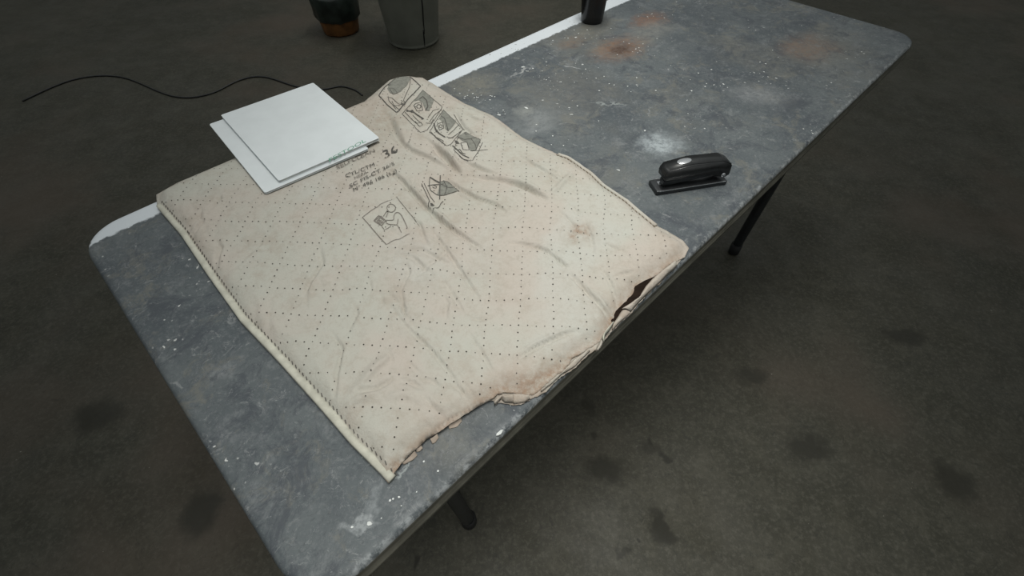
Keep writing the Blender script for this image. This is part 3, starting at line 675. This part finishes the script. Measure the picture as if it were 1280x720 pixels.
tx = place_text('FESTOOL', o_, e_, u_, 'cover_lettering', M_GREEN, b1[0], lambda P: [Vector((p[0], p[1], zt+.0053)) for p in P], zt+.0053)
tx.data.transform(Matrix.Translation(-b1[0].location)); tx['label'] = 'green block lettering'

# ------------------------------------------------------------------ stapler
M_BLK = simple('black_plastic', (.012, .013, .014), .38, .5, var=.2)
M_GUN = simple('dark_steel_plate', (.055, .058, .062), .32, .5, .7, var=.15)
M_CHR = simple('bright_steel', (.55, .56, .58), .25, .5, .9, var=.05)
sA = at(820.5, 243, TZ+.004); sB = at(842, 239.6, TZ+.004); dv = (sB-sA).normalized(); ang = math.atan2(dv.y, dv.x)
stp = empty('stapler', Vector((sA.x, sA.y, TZ)), ang)
tag(stp, 'black desktop stapler with steel base plate on the grey table beside the bag', 'stapler')
SW = .036
bm = bmesh.new(); add_box(bm, (.070, SW/2, .005), (.140, SW, .009), .0025); bm_obj('base_plate', bm, M_GUN, stp, True)
bm = bmesh.new(); add_box(bm, (.070, .0006, .0088), (.132, .0016, .0012), .0003); bm_obj('base_edge_trim', bm, M_CHR, stp)
bm = bmesh.new(); add_box(bm, (.017, SW/2+.004, .0098), (.012, .010, .0016), .0004); bm_obj('anvil', bm, M_CHR, stp)
rot = Matrix.Rotation(math.radians(-5), 3, 'Y')
bm = bmesh.new(); add_box(bm, (.076, SW/2, .0215), (.122, .016, .011), .0015, rot); bm_obj('magazine', bm, M_GUN, stp)
def prism(nm, prof, y0, y1, m, inset=0.0):
    bm = bmesh.new(); A_ = [bm.verts.new((x, y0, z)) for x, z in prof]; B_ = [bm.verts.new((x, y1, z)) for x, z in prof]; n = len(prof)
    for i in range(n): bm.faces.new((A_[i], A_[(i+1) % n], B_[(i+1) % n], B_[i]))
    bm.faces.new(A_[::-1]); bm.faces.new(B_); bmesh.ops.recalc_face_normals(bm, faces=bm.faces)
    bmesh.ops.bevel(bm, geom=list(bm.edges), offset=.0022, segments=3, affect='EDGES'); return bm_obj(nm, bm, m, stp, True)
arm = prism('handle', [(.012, .026), (.010, .040), (.016, .050), (.060, .056), (.120, .053), (.140, .042), (.142, .020), (.134, .014), (.100, .026)], .004, SW-.003, M_BLK)
bm = bmesh.new(); add_lathe(bm, [(.0, .001), (.006, .0008), (.0085, 0)], 20)
for v in bm.verts: v.co = Vector((v.co.x*1.5+.048, v.co.y*.9+SW/2, v.co.z+.0556+(v.co.x)*.2))
bm_obj('cap_badge', bm, M_CHR, stp, True)
bm = bmesh.new(); add_tube(bm, [(.128, .002, .022), (.128, SW-.001, .022)], .004); bm_obj('hinge_pin', bm, M_CHR, stp, True)

# ------------------------------------------------------------------ black tumbler
cc = at(739.5, 26, TZ); cup = empty('tumbler', (cc.x, cc.y, TZ))
tag(cup, 'glossy black tapered tumbler standing on the white strip of the table', 'cup')
M_CUP = simple('gloss_black', (.008, .008, .009), .22, .5, var=.1)
bm = bmesh.new(); add_lathe(bm, [(.0, .002), (.026, .002), (.0285, .0), (.0305, .004), (.0315, .02), (.0365, .08), (.040, .125), (.0425, .150), (.0440, .151), (.0440, .155), (.041, .155), (.038, .120), (.030, .01), (.0, .01)], 48); bm_obj('body', bm, M_CUP, cup, True)
bm = bmesh.new(); add_lathe(bm, [(.043, .154), (.046, .155), (.0465, .163), (.044, .167), (.020, .1675), (.0, .1675)], 48); bm_obj('lid', bm, M_BLK, cup, True)

# ------------------------------------------------------------------ grey waste bin on the floor
M_BIN = simple('grey_bin_plastic', (.165, .170, .145), .42, .5, var=.12, scale=8)
M_SEAM = simple('dark_gap', (.006, .006, .006), .8)
bc = at(518, 49, 0); wb_ = empty('waste_bin', (bc.x, bc.y, 0))
tag(wb_, 'grey tapered plastic waste bin on the floor behind the table', 'bin')
R0, R1, BH = .148, .205, .52
def rad(z): return R0+(R1-R0)*z/BH
bm = bmesh.new(); add_lathe(bm, [(0, .006), (R0-.012, .006), (R0-.006, 0), (R0+.001, .004), (R0+.002, .014), (rad(.02)-.002, .018)]+[(rad(z), z) for z in (.03, .12, .25, .38, .49)]+[(R1+.012, .50), (R1+.014, BH), (R1-.002, BH), (rad(.3)-.005, .3), (R0-.006, .02), (0, .02)], 64); bm_obj('body', bm, M_BIN, wb_, True)
bm = bmesh.new(); add_lathe(bm, [(R1+.002, .494), (R1+.018, .496), (R1+.020, BH+.004), (R1-.004, BH+.006), (R1-.006, BH)], 64); bm_obj('rim', bm, M_BIN, wb_, True)
for a0, z0, z1 in ((-58, .012, .11), (-55.5, .085, .33)):
    V = []; F = []; K = 10
    for i in range(K+1):
        z = z0+(z1-z0)*i/K; wv = .0042*math.sin(math.pi*min(max(i/K, .06), .94))**.5/rad(z); a = math.radians(a0+1.2*noise.noise((z*9, a0, 0)))
        for s in (-1, 1): V.append(((rad(z)+.0012)*math.cos(a+s*wv), (rad(z)+.0012)*math.sin(a+s*wv), z))
    for i in range(K): F.append((2*i, 2*i+1, 2*i+3, 2*i+2))
    o = mesh_obj('split', V, F, M_SEAM, wb_); o['label'] = 'dark vertical split in the wall'
# ------------------------------------------------------------------ orange-brown tub with a dark bag, left of the bin
M_TUB = simple('orange_brown_plastic', (.16, .070, .022), .5, .4, var=.35, scale=20)
M_LINER = simple('dark_green_liner', (.018, .026, .022), .3, .5, var=.5, scale=14)
tc_ = at(448, 42, 0); tub = empty('tub', (tc_.x-.115, tc_.y+.05, 0))
tag(tub, 'small orange-brown tub with a dark crumpled liner, left of the grey bin', 'tub')
bm = bmesh.new(); add_lathe(bm, [(0, .004), (.098, .004), (.105, 0), (.110, .01), (.124, .12), (.130, .20), (.122, .20), (.104, .012), (0, .012)], 40); bm_obj('body', bm, M_TUB, tub, True)
bm = bmesh.new(); add_lathe(bm, [(.126, .085), (.136, .10), (.140, .16), (.142, .215), (.128, .235), (.105, .22), (.06, .17), (0, .16)], 56)
for v in bm.verts:
    q = noise.noise_vector(v.co*22); v.co += Vector((q.x, q.y, q.z))*.011
bm_obj('liner', bm, M_LINER, tub, True)
# ------------------------------------------------------------------ cable on the floor
bm = bmesh.new(); P = [at(u, v, .004) for u, v in ((453, 119), (448, 115), (440, 111), (425, 108), (400, 112), (370, 108), (330, 96), (300, 100), (260, 118), (215, 120), (150, 96), (90, 100), (20, 130))]
Q = []
for i in range(len(P)-1):
    p0, p1, p2, p3 = P[max(i-1, 0)], P[i], P[i+1], P[min(i+2, len(P)-1)]
    for k in range(6):
        t = k/6; Q.append(.5*((2*p1)+(p2-p0)*t+(2*p0-5*p1+4*p2-p3)*t*t+(3*p1-p0-3*p2+p3)*t**3))
add_tube(bm, Q, .0042, 8); cb = bm_obj('power_cable', bm, M_BLK, None, True); tag(cb, 'thin black cable lying on the floor beyond the bag', 'cable')

# ------------------------------------------------------------------ scraps and paint chips on the table
M_CHIP = simple('white_paint_chip', (.62, .64, .63), .7, var=.1)
def chip(px, size, asp, rot_, label):
    p0 = at(*px, TZ+.0006); g = random.Random(int(px[0]*13+px[1])); K = 8; bm = bmesh.new(); lo = []; hi = []
    for k_ in range(K):
        a = 6.2832*k_/K; r = size*g.uniform(.55, 1.1); x = r*math.cos(a); y = r*math.sin(a)*asp
        x, y = x*math.cos(rot_)-y*math.sin(rot_), x*math.sin(rot_)+y*math.cos(rot_)
        lo.append(bm.verts.new((x, y, 0))); hi.append(bm.verts.new((x*.93, y*.93, .0009+g.uniform(0, .0009))))
    for k_ in range(K): bm.faces.new((lo[k_], lo[(k_+1) % K], hi[(k_+1) % K], hi[k_]))
    bm.faces.new(hi); bm.faces.new(lo[::-1]); o = bm_obj('paint_chip', bm, M_CHIP); o.location = (p0.x, p0.y, TZ+.0002); tag(o, label, 'paint chip', 'white chips on the table')
chip((657.5, 135), .0062, .55, -.6, 'large curled white chip on the grey table above the bag edge')
chip((713.5, 143.5), .0052, .22, .05, 'thin white sliver lying on the grey table')
chip((624, 144), .0050, .6, -.3, 'white chip against the far right edge of the bag')
chip((773.5, 214.5-50), .0030, .6, .9, 'small white chip nearest the pale round patch') if False else chip((806, 163.5), .0034, .7, .9, 'small white chip beside the pale round patch')
chip((624.5, 541), .0058, .45, .75, 'white chip on the near rim of the table below the torn bag')
chip((728, 81), .0042, .7, .5, 'white chip midway between bag edge and rust stain')
chip((720, 47), .0050, .6, .4, 'white chip in front of the black tumbler')
chip((654, 84), .0058, .5, .3, 'white smear-like chip close to the white strip')
chip((461.5, 654), .0036, .8, .2, 'round white chip near the rounded table corner')
chip((773, 213), .0044, .55, -.5, 'pale chip left of the stapler')
bm = bmesh.new(); g = random.Random(11)
clus = [(692, 73, 14), (672, 90, 12), (600, 122, 10), (740, 95, 18), (705, 40, 12), (820, 12, 14), (760, 50, 20), (620, 140, 10), (690, 100, 30), (660, 60, 18), (800, 100, 30), (560, 118, 8), (690, 160, 30), (480, 640, 30), (900, 100, 50), (960, 60, 60), (560, 600, 30)]
cnt = 0
while cnt < 150:
    c = g.choice(clus); u = g.gauss(c[0], c[2]); v = g.gauss(c[1], c[2]*.5); q = at(u, v, TZ); s, t = st_of(q)
    if not (T0+.02 < t < T1-.02 and S0+.03 < s < S1-.03): continue
    if inside(np.array([[q.x, q.y]]), out_bot)[0] or seg_dist(np.array([[q.x, q.y]]), out_bot, True)[0][0] < .014: continue
    r = g.uniform(.0008, .0022); K = 5
    vs_ = [(q.x+r*g.uniform(.6, 1.3)*math.cos(6.283*k_/K), q.y+r*g.uniform(.5, 1.2)*math.sin(6.283*k_/K)) for k_ in range(K)]
    lo = [bm.verts.new((x, y, TZ+.0002)) for x, y in vs_]; hi = [bm.verts.new((x, y, TZ+.0011)) for x, y in vs_]
    for k_ in range(K): bm.faces.new((lo[k_], lo[(k_+1) % K], hi[(k_+1) % K], hi[k_]))
    bm.faces.new(hi); cnt += 1
o = bm_obj('paint_crumbs', bm, M_CHIP); tag(o, 'scatter of tiny white paint crumbs over the grey table', 'crumbs', kind='stuff')
